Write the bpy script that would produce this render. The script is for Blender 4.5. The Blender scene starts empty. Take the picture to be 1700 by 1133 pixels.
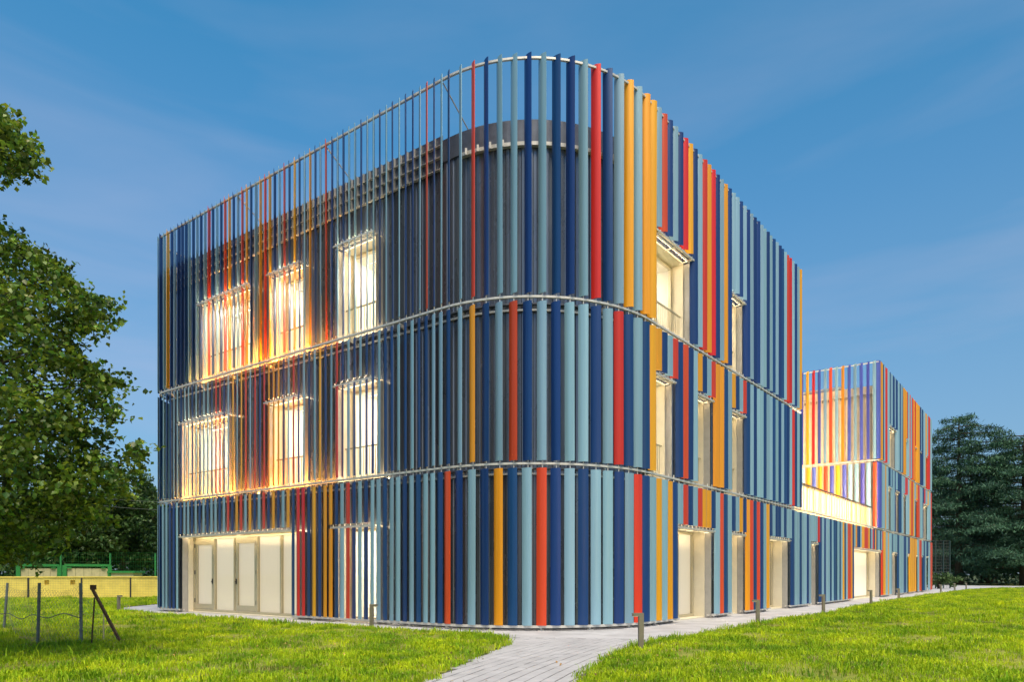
import bpy, bmesh, math, random
import numpy as np
from mathutils import Vector, Matrix
random.seed(7); rng = np.random.default_rng(11)
S = bpy.context.scene
COL = S.collection
F = 1063.48; V0 = 954.3; EYE = 1.354        # calibrated lens (pixels of a 1700 wide picture), horizon, eye height

# ------------------------------------------------------------------ camera
cd = bpy.data.cameras.new('camera'); cam = bpy.data.objects.new('camera', cd); COL.objects.link(cam)
cam.location = (0, 0, EYE); cam.rotation_euler = (math.radians(90), 0, 0)
cd.sensor_width = 36; cd.lens = 36*F/1700; cd.shift_y = (V0-566.5)/1700; cd.clip_start = .1; cd.clip_end = 3000
S.camera = cam
# ------------------------------------------------------------------ world, sun, exposure
SUN_EL = math.radians(66); SUN_AZ = math.radians(164)
W = bpy.data.worlds.new('World'); S.world = W; W.use_nodes = True
nt = W.node_tree; nt.nodes.clear()
def wn(t): return nt.nodes.new(t)
out = wn('ShaderNodeOutputWorld'); bg = wn('ShaderNodeBackground'); bg2 = wn('ShaderNodeBackground'); add = wn('ShaderNodeAddShader')
sky = wn('ShaderNodeTexSky'); sky.sky_type = 'NISHITA'; sky.sun_disc = False
sky.sun_elevation = math.radians(3); sky.sun_rotation = SUN_AZ; sky.ozone_density = 4
bg2.inputs[1].default_value = 0.05
nt.links.new(sky.outputs[0], bg2.inputs[0])
tc = wn('ShaderNodeTexCoord'); sp = wn('ShaderNodeSeparateXYZ'); nt.links.new(tc.outputs['Generated'], sp.inputs[0])
rp = wn('ShaderNodeValToRGB'); nt.links.new(sp.outputs[2], rp.inputs[0])
e = rp.color_ramp.elements
e[0].position = 0; e[0].color = (.36, .48, .62, 1)
e[1].position = .9; e[1].color = (.03, .20, .42, 1)
for p, c in ((.14, (.26, .435, .62)), (.30, (.18, .38, .595)), (.47, (.10, .305, .55)), (.64, (.04, .25, .485))):
    x = e.new(p); x.color = (*c, 1)
mp = wn('ShaderNodeMapping'); mp.inputs['Scale'].default_value = (1.3, 1.3, 7); mp.inputs['Rotation'].default_value = (0, .22, 0)
nz = wn('ShaderNodeTexNoise'); nz.inputs['Scale'].default_value = 1.5; nz.inputs['Detail'].default_value = 5; nz.inputs['Distortion'].default_value = .4
nt.links.new(tc.outputs['Generated'], mp.inputs[0]); nt.links.new(mp.outputs[0], nz.inputs[0])
cr = wn('ShaderNodeValToRGB'); cr.color_ramp.elements[0].position = .40; cr.color_ramp.elements[1].position = .68
nt.links.new(nz.outputs[0], cr.inputs[0])
fade = wn('ShaderNodeMapRange'); fade.inputs[1].default_value = 0; fade.inputs[2].default_value = .75; fade.inputs[3].default_value = .95; fade.inputs[4].default_value = .05
nt.links.new(sp.outputs[2], fade.inputs[0])
mu = wn('ShaderNodeMath'); mu.operation = 'MULTIPLY'; nt.links.new(cr.outputs[0], mu.inputs[0]); nt.links.new(fade.outputs[0], mu.inputs[1])
mx = wn('ShaderNodeMixRGB'); mx.inputs[2].default_value = (.40, .47, .62, 1)
nt.links.new(mu.outputs[0], mx.inputs[0]); nt.links.new(rp.outputs[0], mx.inputs[1])
nt.links.new(mx.outputs[0], bg.inputs[0]); bg.inputs[1].default_value = .305
nt.links.new(bg.outputs[0], add.inputs[0]); nt.links.new(bg2.outputs[0], add.inputs[1]); nt.links.new(add.outputs[0], out.inputs[0])
sl = bpy.data.lights.new('sun', 'SUN'); sun = bpy.data.objects.new('sun', sl); COL.objects.link(sun)
sl.energy = 2.15; sl.angle = math.radians(40); sl.color = (1, .86, .64)
d = Vector((math.sin(SUN_AZ)*math.cos(SUN_EL), math.cos(SUN_AZ)*math.cos(SUN_EL), math.sin(SUN_EL)))
sun.rotation_euler = d.to_track_quat('Z', 'Y').to_euler(); sun.location = d*60
S.view_settings.view_transform = 'Standard'; S.view_settings.look = 'None'; S.view_settings.gamma = 1
S.view_settings.use_curve_mapping = False; S.view_settings.exposure = 1.38
S.render.engine = 'CYCLES'

# ------------------------------------------------------------------ helpers
def tag(o, label=None, cat=None, group=None, kind=None):
    if label: o['label'] = label
    if cat: o['category'] = cat
    if group: o['group'] = group
    if kind: o['kind'] = kind
    return o
def empty(name, loc=(0, 0, 0), rz=0, **k):
    o = bpy.data.objects.new(name, None); COL.objects.link(o); o.location = loc; o.rotation_euler = (0, 0, rz)
    return tag(o, **k)
def link(name, me, parent=None, **k):
    o = bpy.data.objects.new(name, me); COL.objects.link(o)
    if parent is not None: o.parent = parent
    return tag(o, **k)
class MB:
    def __init__(s): s.v = []; s.f = []
    def quad(s, a, b, c, d):
        n = len(s.v); s.v += [tuple(a), tuple(b), tuple(c), tuple(d)]; s.f.append((n, n+1, n+2, n+3))
    def hexa(s, p):                     # 8 corners: bottom 4 (ccw), top 4
        n = len(s.v); s.v += [tuple(q) for q in p]
        for f in ((0, 3, 2, 1), (4, 5, 6, 7), (0, 1, 5, 4), (1, 2, 6, 5), (2, 3, 7, 6), (3, 0, 4, 7)): s.f.append(tuple(n+i for i in f))
    def box(s, c, sx, sy, sz, rz=0):
        cs, sn = math.cos(rz), math.sin(rz); p = []
        for z in (-sz/2, sz/2):
            for x, y in ((-sx/2, -sy/2), (sx/2, -sy/2), (sx/2, sy/2), (-sx/2, sy/2)):
                p.append((c[0]+x*cs-y*sn, c[1]+x*sn+y*cs, c[2]+z))
        s.hexa(p)
    def tube(s, a, b, r0, r1=None, n=6, cap=True):
        r1 = r0 if r1 is None else r1
        a = Vector(a); b = Vector(b); ax = (b-a).normalized()
        u = ax.orthogonal().normalized(); w = ax.cross(u); k = len(s.v)
        for p, r in ((a, r0), (b, r1)):
            for i in range(n):
                t = 2*math.pi*i/n; s.v.append(tuple(p+(u*math.cos(t)+w*math.sin(t))*r))
        for i in range(n): s.f.append((k+i, k+(i+1) % n, k+n+(i+1) % n, k+n+i))
        if cap: s.f.append(tuple(k+n-1-i for i in range(n))); s.f.append(tuple(k+n+i for i in range(n)))
    def path(s, pts, r, n=6):
        for a, b in zip(pts[:-1], pts[1:]): s.tube(a, b, r[0] if isinstance(r, tuple) else r, None, n)
    def mesh(s, name, mat, smooth=False):
        me = bpy.data.meshes.new(name); me.from_pydata(s.v, [], s.f); me.materials.append(mat)
        if smooth: me.polygons.foreach_set('use_smooth', [True]*len(me.polygons))
        me.update(); return me
    def build(s, name, mat, parent=None, smooth=False, **k): return link(name, s.mesh(name, mat, smooth), parent, **k)
def np_mesh(name, verts, faces, mat):          # faces: (n,k) array
    me = bpy.data.meshes.new(name); n, k = faces.shape
    me.vertices.add(len(verts)); me.vertices.foreach_set('co', verts.astype(np.float32).ravel())
    me.loops.add(n*k); me.loops.foreach_set('vertex_index', faces.astype(np.int32).ravel())
    me.polygons.add(n); me.polygons.foreach_set('loop_start', np.arange(0, n*k, k, dtype=np.int32))
    me.update(calc_edges=True); me.materials.append(mat); return me

# ------------------------------------------------------------------ materials
def mat(name, col, rough=.6, metal=0, noise=.12, nscale=6, var=0, bump=0, bscale=40, col2=None, island=0, emit=None, estr=0, stretch=(1, 1, 1), coat=0, spec=.5, trans=0, coords='Object'):
    m = bpy.data.materials.new(name); m.use_nodes = True; t = m.node_tree; b = t.nodes['Principled BSDF']
    b.inputs['Roughness'].default_value = rough; b.inputs['Metallic'].default_value = metal
    b.inputs['Coat Weight'].default_value = coat; b.inputs['Coat Roughness'].default_value = .15; b.inputs['Specular IOR Level'].default_value = spec
    c = t.nodes.new('ShaderNodeTexCoord'); mpn = t.nodes.new('ShaderNodeMapping'); mpn.inputs['Scale'].default_value = stretch
    if coords == 'World': t.links.new(t.nodes.new('ShaderNodeNewGeometry').outputs['Position'], mpn.inputs[0])
    else: t.links.new(c.outputs[coords], mpn.inputs[0])
    n = t.nodes.new('ShaderNodeTexNoise'); n.inputs['Scale'].default_value = nscale; n.inputs['Detail'].default_value = 6; n.inputs['Roughness'].default_value = .6
    t.links.new(mpn.outputs[0], n.inputs[0])
    r = t.nodes.new('ShaderNodeValToRGB'); r.color_ramp.elements[0].position = .3; r.color_ramp.elements[1].position = .7
    c2 = col2 or tuple(min(1, x*(1+noise)) for x in col); c1 = col if col2 else tuple(x*(1-noise) for x in col)
    r.color_ramp.elements[0].color = (*c1, 1); r.color_ramp.elements[1].color = (*c2, 1)
    t.links.new(n.outputs[0], r.inputs[0]); src = r.outputs[0]
    if var or island:
        hs = t.nodes.new('ShaderNodeHueSaturation'); mr = t.nodes.new('ShaderNodeMapRange')
        if island: g = t.nodes.new('ShaderNodeNewGeometry'); t.links.new(g.outputs['Random Per Island'], mr.inputs[0]); a = island
        else: g = t.nodes.new('ShaderNodeObjectInfo'); t.links.new(g.outputs['Random'], mr.inputs[0]); a = var
        mr.inputs[3].default_value = 1-a; mr.inputs[4].default_value = 1+a
        t.links.new(mr.outputs[0], hs.inputs['Value']); 
        mr2 = t.nodes.new('ShaderNodeMapRange'); mr2.inputs[3].default_value = .5-a*.06; mr2.inputs[4].default_value = .5+a*.06
        fr = t.nodes.new('ShaderNodeMath'); fr.operation = 'FRACT'; mm = t.nodes.new('ShaderNodeMath'); mm.operation = 'MULTIPLY'; mm.inputs[1].default_value = 17.3
        t.links.new(mr.outputs[0], mm.inputs[0]); t.links.new(mm.outputs[0], fr.inputs[0]); t.links.new(fr.outputs[0], mr2.inputs[0]); t.links.new(mr2.outputs[0], hs.inputs['Hue'])
        t.links.new(src, hs.inputs['Color']); src = hs.outputs[0]
    t.links.new(src, b.inputs['Base Color'])
    rr = t.nodes.new('ShaderNodeMapRange'); rr.inputs[3].default_value = max(0.02, rough-.08); rr.inputs[4].default_value = min(1, rough+.1)
    t.links.new(n.outputs[0], rr.inputs[0]); t.links.new(rr.outputs[0], b.inputs['Roughness'])
    if bump:
        n2 = t.nodes.new('ShaderNodeTexNoise'); n2.inputs['Scale'].default_value = bscale; n2.inputs['Detail'].default_value = 4
        bp = t.nodes.new('ShaderNodeBump'); bp.inputs['Strength'].default_value = bump; bp.inputs['Distance'].default_value = .02
        t.links.new(mpn.outputs[0], n2.inputs[0]); t.links.new(n2.outputs[0], bp.inputs['Height']); t.links.new(bp.outputs[0], b.inputs['Normal'])
    if emit: b.inputs['Emission Color'].default_value = (*emit, 1); b.inputs['Emission Strength'].default_value = estr
    if trans:                                    # light passes through the leaf / sheet
        tr = t.nodes.new('ShaderNodeBsdfTranslucent'); ms = t.nodes.new('ShaderNodeMixShader'); ms.inputs[0].default_value = trans
        t.links.new(src, tr.inputs[0]); o = t.nodes['Material Output']
        t.links.new(b.outputs[0], ms.inputs[1]); t.links.new(tr.outputs[0], ms.inputs[2]); t.links.new(ms.outputs[0], o.inputs[0])
    return m
def slatmat(n, c): return mat(n, c, rough=.36, metal=.18, noise=.07, nscale=1.4, var=.15, coat=.12, coords='World', stretch=(11, 11, .25))
M = dict(
    L=slatmat('light_blue_paint', (.25, .43, .545)), N=slatmat('navy_paint', (.008, .050, .185)),
    R=slatmat('red_paint', (.66, .045, .018)), O=slatmat('orange_paint', (.82, .36, .012)), B=slatmat('violet_blue_paint', (.07, .09, .42)))
M['Y'] = M['O']
M['rail'] = mat('galvanised_steel', (.66, .64, .60), rough=.42, metal=.3, noise=.15, nscale=9)
M['wall'] = mat('dark_grey_cladding', (.20, .225, .27), rough=.27, metal=.65, noise=.18, nscale=1.6, stretch=(1, 1, .2))
M['wallrear'] = mat('lamplit_beige_cladding', (.74, .60, .42), rough=.55, noise=.1, nscale=2)  # warm lamplight on this wall is put into the base colour
M['flash'] = mat('grey_flashing', (.13, .15, .20), rough=.45, metal=.4, noise=.2, nscale=4)
M['frame'] = mat('champagne_aluminium', (.50, .45, .32), rough=.4, metal=.3, noise=.06, nscale=5)
M['reveal'] = mat('cream_reveal_paint', (.72, .66, .52), rough=.5, noise=.05, nscale=4)
M['blind'] = mat('lit_roller_blind', (.8, .76, .66), rough=.9, noise=.03, nscale=3, emit=(1, .84, .60), estr=.17, stretch=(30, 30, 1))
M['room'] = mat('white_room_paint', (.78, .75, .68), rough=.8, noise=.04, nscale=2)
M['lamp'] = mat('ceiling_lamp', (1, .95, .85), emit=(1, .90, .72), estr=20)
M['strip'] = mat('added_glow_strip', (1, .9, .7), emit=(1, .76, .44), estr=15)  # emitter added for the warm glow around the openings
M['strip2'] = mat('added_bright_strip', (1, .9, .7), emit=(1, .72, .40), estr=24)  # stronger added emitter for the upper left windows
M['glow'] = mat('amber_wall_lamp', (1, .8, .5), emit=(1, .36, .055), estr=80)  # added emitter for the orange glow between the left windows
M['fin'] = mat('grey_side_fin', (.40, .39, .38), rough=.5, metal=.1, noise=.1, nscale=5)
M['lens'] = mat('frosted_lens', (.7, .68, .6), rough=.4, emit=(1, .8, .5), estr=.15)
M['netpost'] = mat('dark_green_post', (.02, .05, .05), rough=.6)
M['black'] = mat('black_steel', (.03, .03, .032), rough=.5, noise=.3)
M['pave'] = mat('grey_concrete_paver', (.39, .39, .425), rough=.85, noise=.16, nscale=1.2, var=.05, bump=.4, bscale=120)
M['apron'] = mat('grey_concrete_apron', (.40, .40, .435), rough=.85, noise=.22, nscale=1.4, bump=.35, bscale=60)
M['joint'] = mat('joint_sand', (.10, .095, .09), rough=.95, noise=.3, nscale=12)
M['soil'] = mat('lawn_soil', (.13, .17, .015), rough=1, col2=(.26, .27, .04), nscale=1.1, bump=.6, bscale=25)
M['farground'] = mat('rough_field', (.035, .055, .012), rough=1, col2=(.06, .08, .02), nscale=.12)
M['grass'] = mat('grass_blade', (.19, .36, .010), rough=.6, spec=.2, col2=(.62, .72, .02), nscale=1.1, island=.30, trans=.35, coords='World')
_g = M['grass'].node_tree.nodes
for n_ in _g:
    if n_.type == 'VALTORGB':
        q_ = n_.color_ramp.elements.new(.38); q_.color = (.17, .34, .012, 1); n_.color_ramp.elements[0].position = .30; n_.color_ramp.elements[0].color = (.26, .25, .06, 1)
M['dry'] = mat('dry_grass_blade', (.34, .30, .12), rough=.8, noise=.2, nscale=2, island=.3, trans=.2)
M['leaf'] = mat('linden_leaf', (.028, .085, .018), rough=.42, col2=(.23, .34, .03), nscale=2.2, island=.6, trans=.35)  # pale tone paints lit leaves, dark tone the shaded depth
M['leafb'] = mat('dark_hedge_leaf', (.03, .08, .025), rough=.6, col2=(.08, .15, .03), nscale=.35, island=.4, trans=.2)
M['needle'] = mat('cedar_needle', (.02, .075, .05), rough=.7, col2=(.06, .16, .08), nscale=.22, island=.4)
M['bark'] = mat('tree_bark', (.085, .065, .045), rough=.95, noise=.35, nscale=8, bump=.8, bscale=18, stretch=(1, 1, .25))
M['yellow'] = mat('yellow_render', (.86, .70, .16), rough=.9, noise=.16, nscale=1.6, bump=.3, bscale=20)
M['green'] = mat('green_steel', (.03, .24, .055), rough=.5, noise=.15)
M['beige'] = mat('beige_panel', (.58, .52, .30), rough=.8, noise=.1)
M['post'] = mat('weathered_steel_post', (.17, .20, .23), rough=.6, metal=.4, noise=.25, nscale=10)
M['rust'] = mat('rusty_iron', (.07, .04, .025), rough=.85, noise=.4, nscale=14)
M['bollard'] = mat('bronze_bollard', (.27, .24, .18), rough=.45, metal=.4, noise=.1, nscale=8)
M['poly'] = mat('fluted_translucent_sheet', (.78, .60, .36), rough=.5, noise=.1, nscale=3, trans=.38, stretch=(3, 3, .2))
M['wire'] = mat('wire', (.20, .21, .20), rough=.5, metal=.5)
gm = bpy.data.materials.new('clear_glass'); gm.use_nodes = True; t = gm.node_tree; t.nodes.remove(t.nodes['Principled BSDF'])
tr = t.nodes.new('ShaderNodeBsdfTransparent'); gl = t.nodes.new('ShaderNodeBsdfGlossy'); gl.inputs['Roughness'].default_value = .03
fr = t.nodes.new('ShaderNodeFresnel'); ms = t.nodes.new('ShaderNodeMixShader')
t.links.new(fr.outputs[0], ms.inputs[0]); t.links.new(tr.outputs[0], ms.inputs[1]); t.links.new(gl.outputs[0], ms.inputs[2]); t.links.new(ms.outputs[0], t.nodes['Material Output'].inputs[0])
M['glass'] = gm

# ------------------------------------------------------------------ plan of the buildings
TH, TH2 = .71246, .59119
dR = np.array([math.sin(TH), math.cos(TH)]); dL = np.array([-math.cos(TH2), math.sin(TH2)])
nR = np.array([-math.cos(TH), math.sin(TH)]); nL = np.array([math.sin(TH2), math.cos(TH2)])     # inward normals
C0 = np.array([1.02224, 11.63136])*1.2; R0 = 3.36971*1.2
AL = math.acos(float(dR@dL)); TL = R0/math.tan(AL/2); PHI = math.pi-AL; LR = R0*PHI
bis = (dR+dL)/np.linalg.norm(dR+dL); CEN = C0+bis*R0/math.sin(AL/2)
qa = C0+TL*dL-CEN; qb = C0+TL*dR-CEN; A0 = math.atan2(qa[1], qa[0]); A1 = math.atan2(qb[1], qb[0])
DQ = (A1-A0+math.pi) % (2*math.pi)-math.pi
TEND = 16.75; R2 = .9; AEND = TL-TEND        # start of the small curve at the far left
def base(a):
    """point of the slat line at running length a, its inward normal, and turning angle relative to the left face"""
    if a < AEND:
        s = AEND-a; c2 = C0+TEND*dL+R2*nL; ph = min(s/R2, math.pi/2)
        n = nL*math.cos(ph)-dL*math.sin(ph); p = c2-n*R2
        if s/R2 > math.pi/2: p = p+nL*(s-R2*math.pi/2)
        return p, n, -ph
    if a <= 0: return C0+(TL-a)*dL, nL, 0.
    if a >= LR: return C0+(TL+a-LR)*dR, nR, DQ
    q = A0+DQ*a/LR; v = np.array([math.cos(q), math.sin(q)])
    return CEN+R0*v, -v, DQ*a/LR
def P(a, d, z):
    p, n, _ = base(a); q = p+n*d; return (float(q[0]), float(q[1]), z)
def t_of_u(u, dirv, C=C0):
    r = np.array([(u-850)/F, 1.]); m = np.array([[r[0], -dirv[0]], [r[1], -dirv[1]]]); s, t = np.linalg.solve(m, C); return float(t)
def aR(u): return t_of_u(u, dR)-TL+LR
def aL(u): return TL-t_of_u(u, dL)
Z0 = .13; Z1 = 2.645+EYE; Z2 = 6.629+EYE; Z3 = 12.323+EYE; ZS = 12.40+EYE; ZP = 11.08+EYE
DW = .34
ANG = {0: math.radians(126), 1: math.radians(113), 2: math.radians(98)}
ZSP = {0: (Z0, Z1-.11), 1: (Z1+.07, Z2-.12), 2: (Z2+.08, ZS)}
SW = .248
def slat_mesh(key):
    m = MB(); n = 6; o = []; i_ = []
    for k in range(n):
        x = -SW/2+SW*k/(n-1); y = .030*(1-(2*x/SW)**2); o.append((x, y+.006)); i_.append((x, y-.006))
    ring = o+i_[::-1]; N = len(ring)
    m.v = [(x, y, 0) for x, y in ring]+[(x, y, 1) for x, y in ring]
    for k in range(N): m.f.append((k, N+k, N+(k+1) % N, (k+1) % N))
    m.f.append(tuple(range(N))); m.f.append(tuple(range(2*N-1, N-1, -1)))
    me = m.mesh('slat_'+key, M[key]); 
    for p in me.polygons: p.use_smooth = len(p.vertices) == 4
    me.set_sharp_from_angle(angle=math.radians(40)) if hasattr(me, 'set_sharp_from_angle') else None
    return me
SM = {k: slat_mesh(k) for k in 'LNROB'}; SM['Y'] = SM['O']
slats = {}                                   # building -> list of (size, x, y, z0, z1, angle, key)
def put_slat(bld, p, ang, z0, z1, key):
    dist = math.hypot(p[0], p[1]); slats.setdefault(bld, []).append(((z1-z0)/dist, p[0], p[1], z0, z1, ang, key))
def slat_at(bld, a, st, key, z0=None, z1=None):
    p, n, tw = base(a); th = ANG[st]+tw; tt = ANG[2]+tw; c = .10
    q = p+c*np.array([math.cos(th)-math.cos(tt), math.sin(th)-math.sin(tt)])
    za, zb = ZSP[st]; put_slat(bld, q, th, za if z0 is None else z0, zb if z1 is None else z1, key)

# openings: (a0, a1, storey, z of the head, kind)   kind: 'through' keeps slats in front
def opL(u0, u1, st, zh, kind, **k): return dict(a0=aL(u0), a1=aL(u1), st=st, zh=zh, kind=kind, side='L', **k)
def opR(u0, u1, st, zh, kind, **k): return dict(a0=aR(u0), a1=aR(u1), st=st, zh=zh, kind=kind, side='R', **k)
OPF = [opL(328, 412, 2, 10.66, 'room', thru=1), opL(444, 498, 2, 10.66, 'room', thru=1), opL(555, 619, 2, 10.66, 'room', thru=1),
       opL(296, 374, 1, 6.70, 'room', thru=1), opL(440, 498, 1, 6.70, 'room', thru=1), opL(554, 621, 1, 6.70, 'room', thru=1),
       opL(298, 490, 0, 2.70, 'doors', thru=0), opL(551, 621, 0, 2.70, 'room', thru=1),
       opR(1088, 1151, 2, 10.52, 'room', thru=0), opR(1212.5, 1237, 2, 10.52, 'room', thru=0),
       opR(1086.5, 1121, 1, 6.70, 'room', thru=0), opR(1156, 1184, 1, 6.70, 'blind', thru=0), opR(1213, 1238, 1, 6.70, 'blind', thru=0),
       opR(1123.5, 1186, 0, 2.70, 'blind', thru=0), opR(1213, 1239, 0, 2.70, 'blind', thru=0), opR(1277, 1312, 0, 2.70, 'blind', thru=0)]
OPB = [opR(1346, 1358, 0, 2.70, 'blind', thru=0), opR(1416, 1463, 0, 2.70, 'plain', thru=0),
       opR(1479, 1489, 0, 2.70, 'blind', thru=0), opR(1504, 1509, 0, 2.70, 'blind', thru=0), opR(1519, 1523.5, 0, 2.70, 'blind', thru=0),
       opR(1528, 1532, 0, 2.70, 'blind', thru=0), opR(1536, 1541, 0, 2.70, 'blind', thru=0),
       opR(1472.5, 1480, 1, 6.70, 'blind', thru=0), opR(1485, 1493, 1, 6.70, 'blind', thru=0), opR(1498, 1504.5, 1, 6.70, 'blind', thru=0),
       opR(1517, 1522, 1, 6.70, 'blind', thru=0), opR(1531, 1540, 1, 6.70, 'blind', thru=0),
       opR(1475, 1488, 2, 10.52, 'blind', thru=0), opR(1502, 1506.5, 2, 10.52, 'blind', thru=0), opR(1517, 1521.5, 2, 10.52, 'blind', thru=0),
       opR(1526, 1530, 2, 10.52, 'blind', thru=0), opR(1535.5, 1539.5, 2, 10.52, 'blind', thru=0)]
def colour_row(bld, ops, st, a, key):
    hit = [o for o in ops if o['st'] == st and o['a0']-.02 <= a <= o['a1']-.04]
    if hit:
        o = hit[0]; slat_at(bld, a, st, key, z0=o['zh']+.06)
        if o['thru']: slat_at(bld, a, st, key, z1=o['zh']-.06)
    else: slat_at(bld, a, st, key)
TOPL = 'LNLONLN'+'NLNLNLRNLNRONLROONLORONLRNONLONLRNLNLLNLLNLNLNNLRNLN'
# left to right, index -58 .. 0 for each storey; 1 .. 56 round the corner and along the right face
SEQ = {2: ('LNLONLNNNLNLNLRNLNRONLRONLORONLRNONLONLRNLNLLNLLNLNLNNLRNLN',
           'LRNLLNLNNLRNLOLOOLRNLNRONLRORNLONLLNLNLNNLLNLNLNNLRRLNLO'),
       1: ('LNLNNLLNLLNLNLLNRRNLYLYRLRNRYYYNLRNLNLYNLRNLNLNNLNNLNLNNLLN',
           'LYNLRNLNLLNLRNLNOONLRNRNLONLROONLONLRNLNLLNLLNLNLNNLRNLN'),
       0: ('LNLLNNLNLLNLNLNLLNLRNYRLYNLRNYNLYNRRNYNYYNLRNLNLLNLLNLNLLNR',
           'NLNYNLRNLNLLNLRNLYLYNLRNLRYYNLRNLNLYNYRNRNLYNLNNLNLLNLLN')}
SL, SA, SR, AS = .19801*1.2, .28295*1.2, .26227*1.2, .19055*1.2
NARC = (LR-AS)/SA
def a_of_i(i):
    if i <= 0: return AS+i*SL
    return AS+i*SA if i < NARC else LR+(i-NARC)*SR
for st in (0, 1, 2):
    l, r = SEQ[st]
    l = l.rjust(59, 'L')[-59:]
    for k, c in enumerate(l): colour_row('front', OPF, st, a_of_i(k-58), c)
    for k, c in enumerate(r): colour_row('front', OPF, st, a_of_i(k+1), c)
    for k in range(1, 9): slat_at('front', a_of_i(-58)-k*.27, st, 'NLLNLNLN'[k-1])

# rear wing slats, colours read along the face
ZB = {0: [(1333, 'L'), (1337, 'N'), (1342, 'L'), (1347, 'L'), (1352, 'L'), (1357, 'R'), (1360, 'N'), (1363, 'L'), (1366, 'N'), (1370, 'L'), (1373, 'L'), (1376, 'N'), (1379, 'L'), (1382, 'N'), (1385, 'N'), (1388.5, 'L'), (1391, 'N'), (1394, 'L'), (1398, 'Y'), (1401, 'N'), (1403.5, 'L'), (1407, 'R'), (1409, 'R'), (1412, 'Y'), (1415, 'N'), (1417, 'L'), (1420, 'Y'), (1423, 'N'), (1426, 'L'), (1430, 'Y'), (1433, 'R'), (1435, 'N'), (1437, 'R'), (1440, 'Y'), (1442, 'N'), (1444.5, 'L'), (1447, 'R'), (1449, 'N'), (1451, 'Y'), (1453, 'N'), (1456, 'L'), (1459, 'N'), (1461, 'L'), (1463, 'R'), (1466, 'Y'), (1470, 'L'), (1473, 'Y'), (1475, 'L'), (1478, 'L'), (1480, 'N'), (1482.5, 'L'), (1486, 'L'), (1489, 'N'), (1492, 'L'), (1496, 'L'), (1501, 'N'), (1504, 'L'), (1507, 'N'), (1511, 'Y'), (1515, 'O'), (1518, 'Y'), (1522, 'L'), (1526, 'R'), (1530, 'L'), (1532, 'N'), (1535, 'L'), (1538, 'N'), (1541, 'L'), (1544, 'R')],
      1: [(1459, 'B'), (1463, 'L'), (1465.5, 'L'), (1468, 'O'), (1471, 'L'), (1474.5, 'N'), (1477, 'L'), (1479, 'N'), (1481, 'L'), (1483.5, 'N'), (1487, 'L'), (1489, 'N'), (1492, 'N'), (1496, 'L'), (1499, 'L'), (1501.5, 'R'), (1504, 'R'), (1506, 'L'), (1509, 'O'), (1512, 'R'), (1515, 'O'), (1517, 'L'), (1519, 'O'), (1523, 'R'), (1526, 'L'), (1529, 'L'), (1531, 'N'), (1533, 'R'), (1535.5, 'L'), (1539, 'O'), (1541, 'L'), (1544, 'R')],
      2: [(1457.5, 'B'), (1463, 'O'), (1465, 'N'), (1466.5, 'L'), (1468.5, 'R'), (1472, 'L'), (1475, 'N'), (1479, 'L'), (1481, 'N'), (1484, 'L'), (1487, 'N'), (1489.5, 'L'), (1492, 'N'), (1494, 'L'), (1496.6, 'N'), (1499, 'O'), (1502, 'O'), (1504, 'R'), (1506.5, 'L'), (1508.6, 'R'), (1511, 'L'), (1513, 'R'), (1515, 'O'), (1518, 'R'), (1520, 'O'), (1523, 'O'), (1526, 'N'), (1528, 'L'), (1530, 'N'), (1532.6, 'L'), (1535, 'O'), (1537, 'L'), (1540, 'R'), (1543, 'L')]}
ACOR = aR(1458); AFE = aR(1545.3); AFR = a_of_i(56)+.22
for st in (0, 1, 2):
    tab = [(aR(u), c) for u, c in ZB[st]]
    a = (a_of_i(57) if st == 0 else ACOR+.05); i = 0
    while a < AFE:
        c = min(tab, key=lambda q: abs(q[0]-a))[1]
        colour_row('rear', OPB, st, a, c); a += SR; i += 1
CR = np.array(base(ACOR)[0])                 # corner of the rear wing
side_rows = {2: ((1331, 'B'), (1340.5, 'Y'), (1350, 'R'), (1360, 'B'), (1369.5, 'L'), (1379, 'R'), (1389, 'L'), (1399, 'Y'), (1409.5, 'B'), (1419.7, 'L'), (1430, 'B'), (1441, 'B'), (1451.7, 'L')),
             1: ((1333, 'L'), (1342, 'Y'), (1351.6, 'B'), (1361.5, 'Y'), (1371, 'R'), (1381, 'B'), (1391, 'Y'), (1401.6, 'B'), (1411.5, 'L'), (1422, 'L'), (1432, 'B'), (1442, 'L'), (1453, 'R'))}
for st, row in side_rows.items():
    for u, c in row:
        t_ = t_of_u(u, dL, CR); q = CR+dL*t_; put_slat('rear', q, ANG[st]+(0.2 if st == 1 else .1), ZSP[st][0], ZSP[st][1], c)
    for k in range(1, 10):
        q = CR+dL*(t_of_u(row[0][0], dL, CR)+k*.55); put_slat('rear', q, ANG[st], ZSP[st][0], ZSP[st][1], 'LNYRLNOLN'[k-1])

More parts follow.
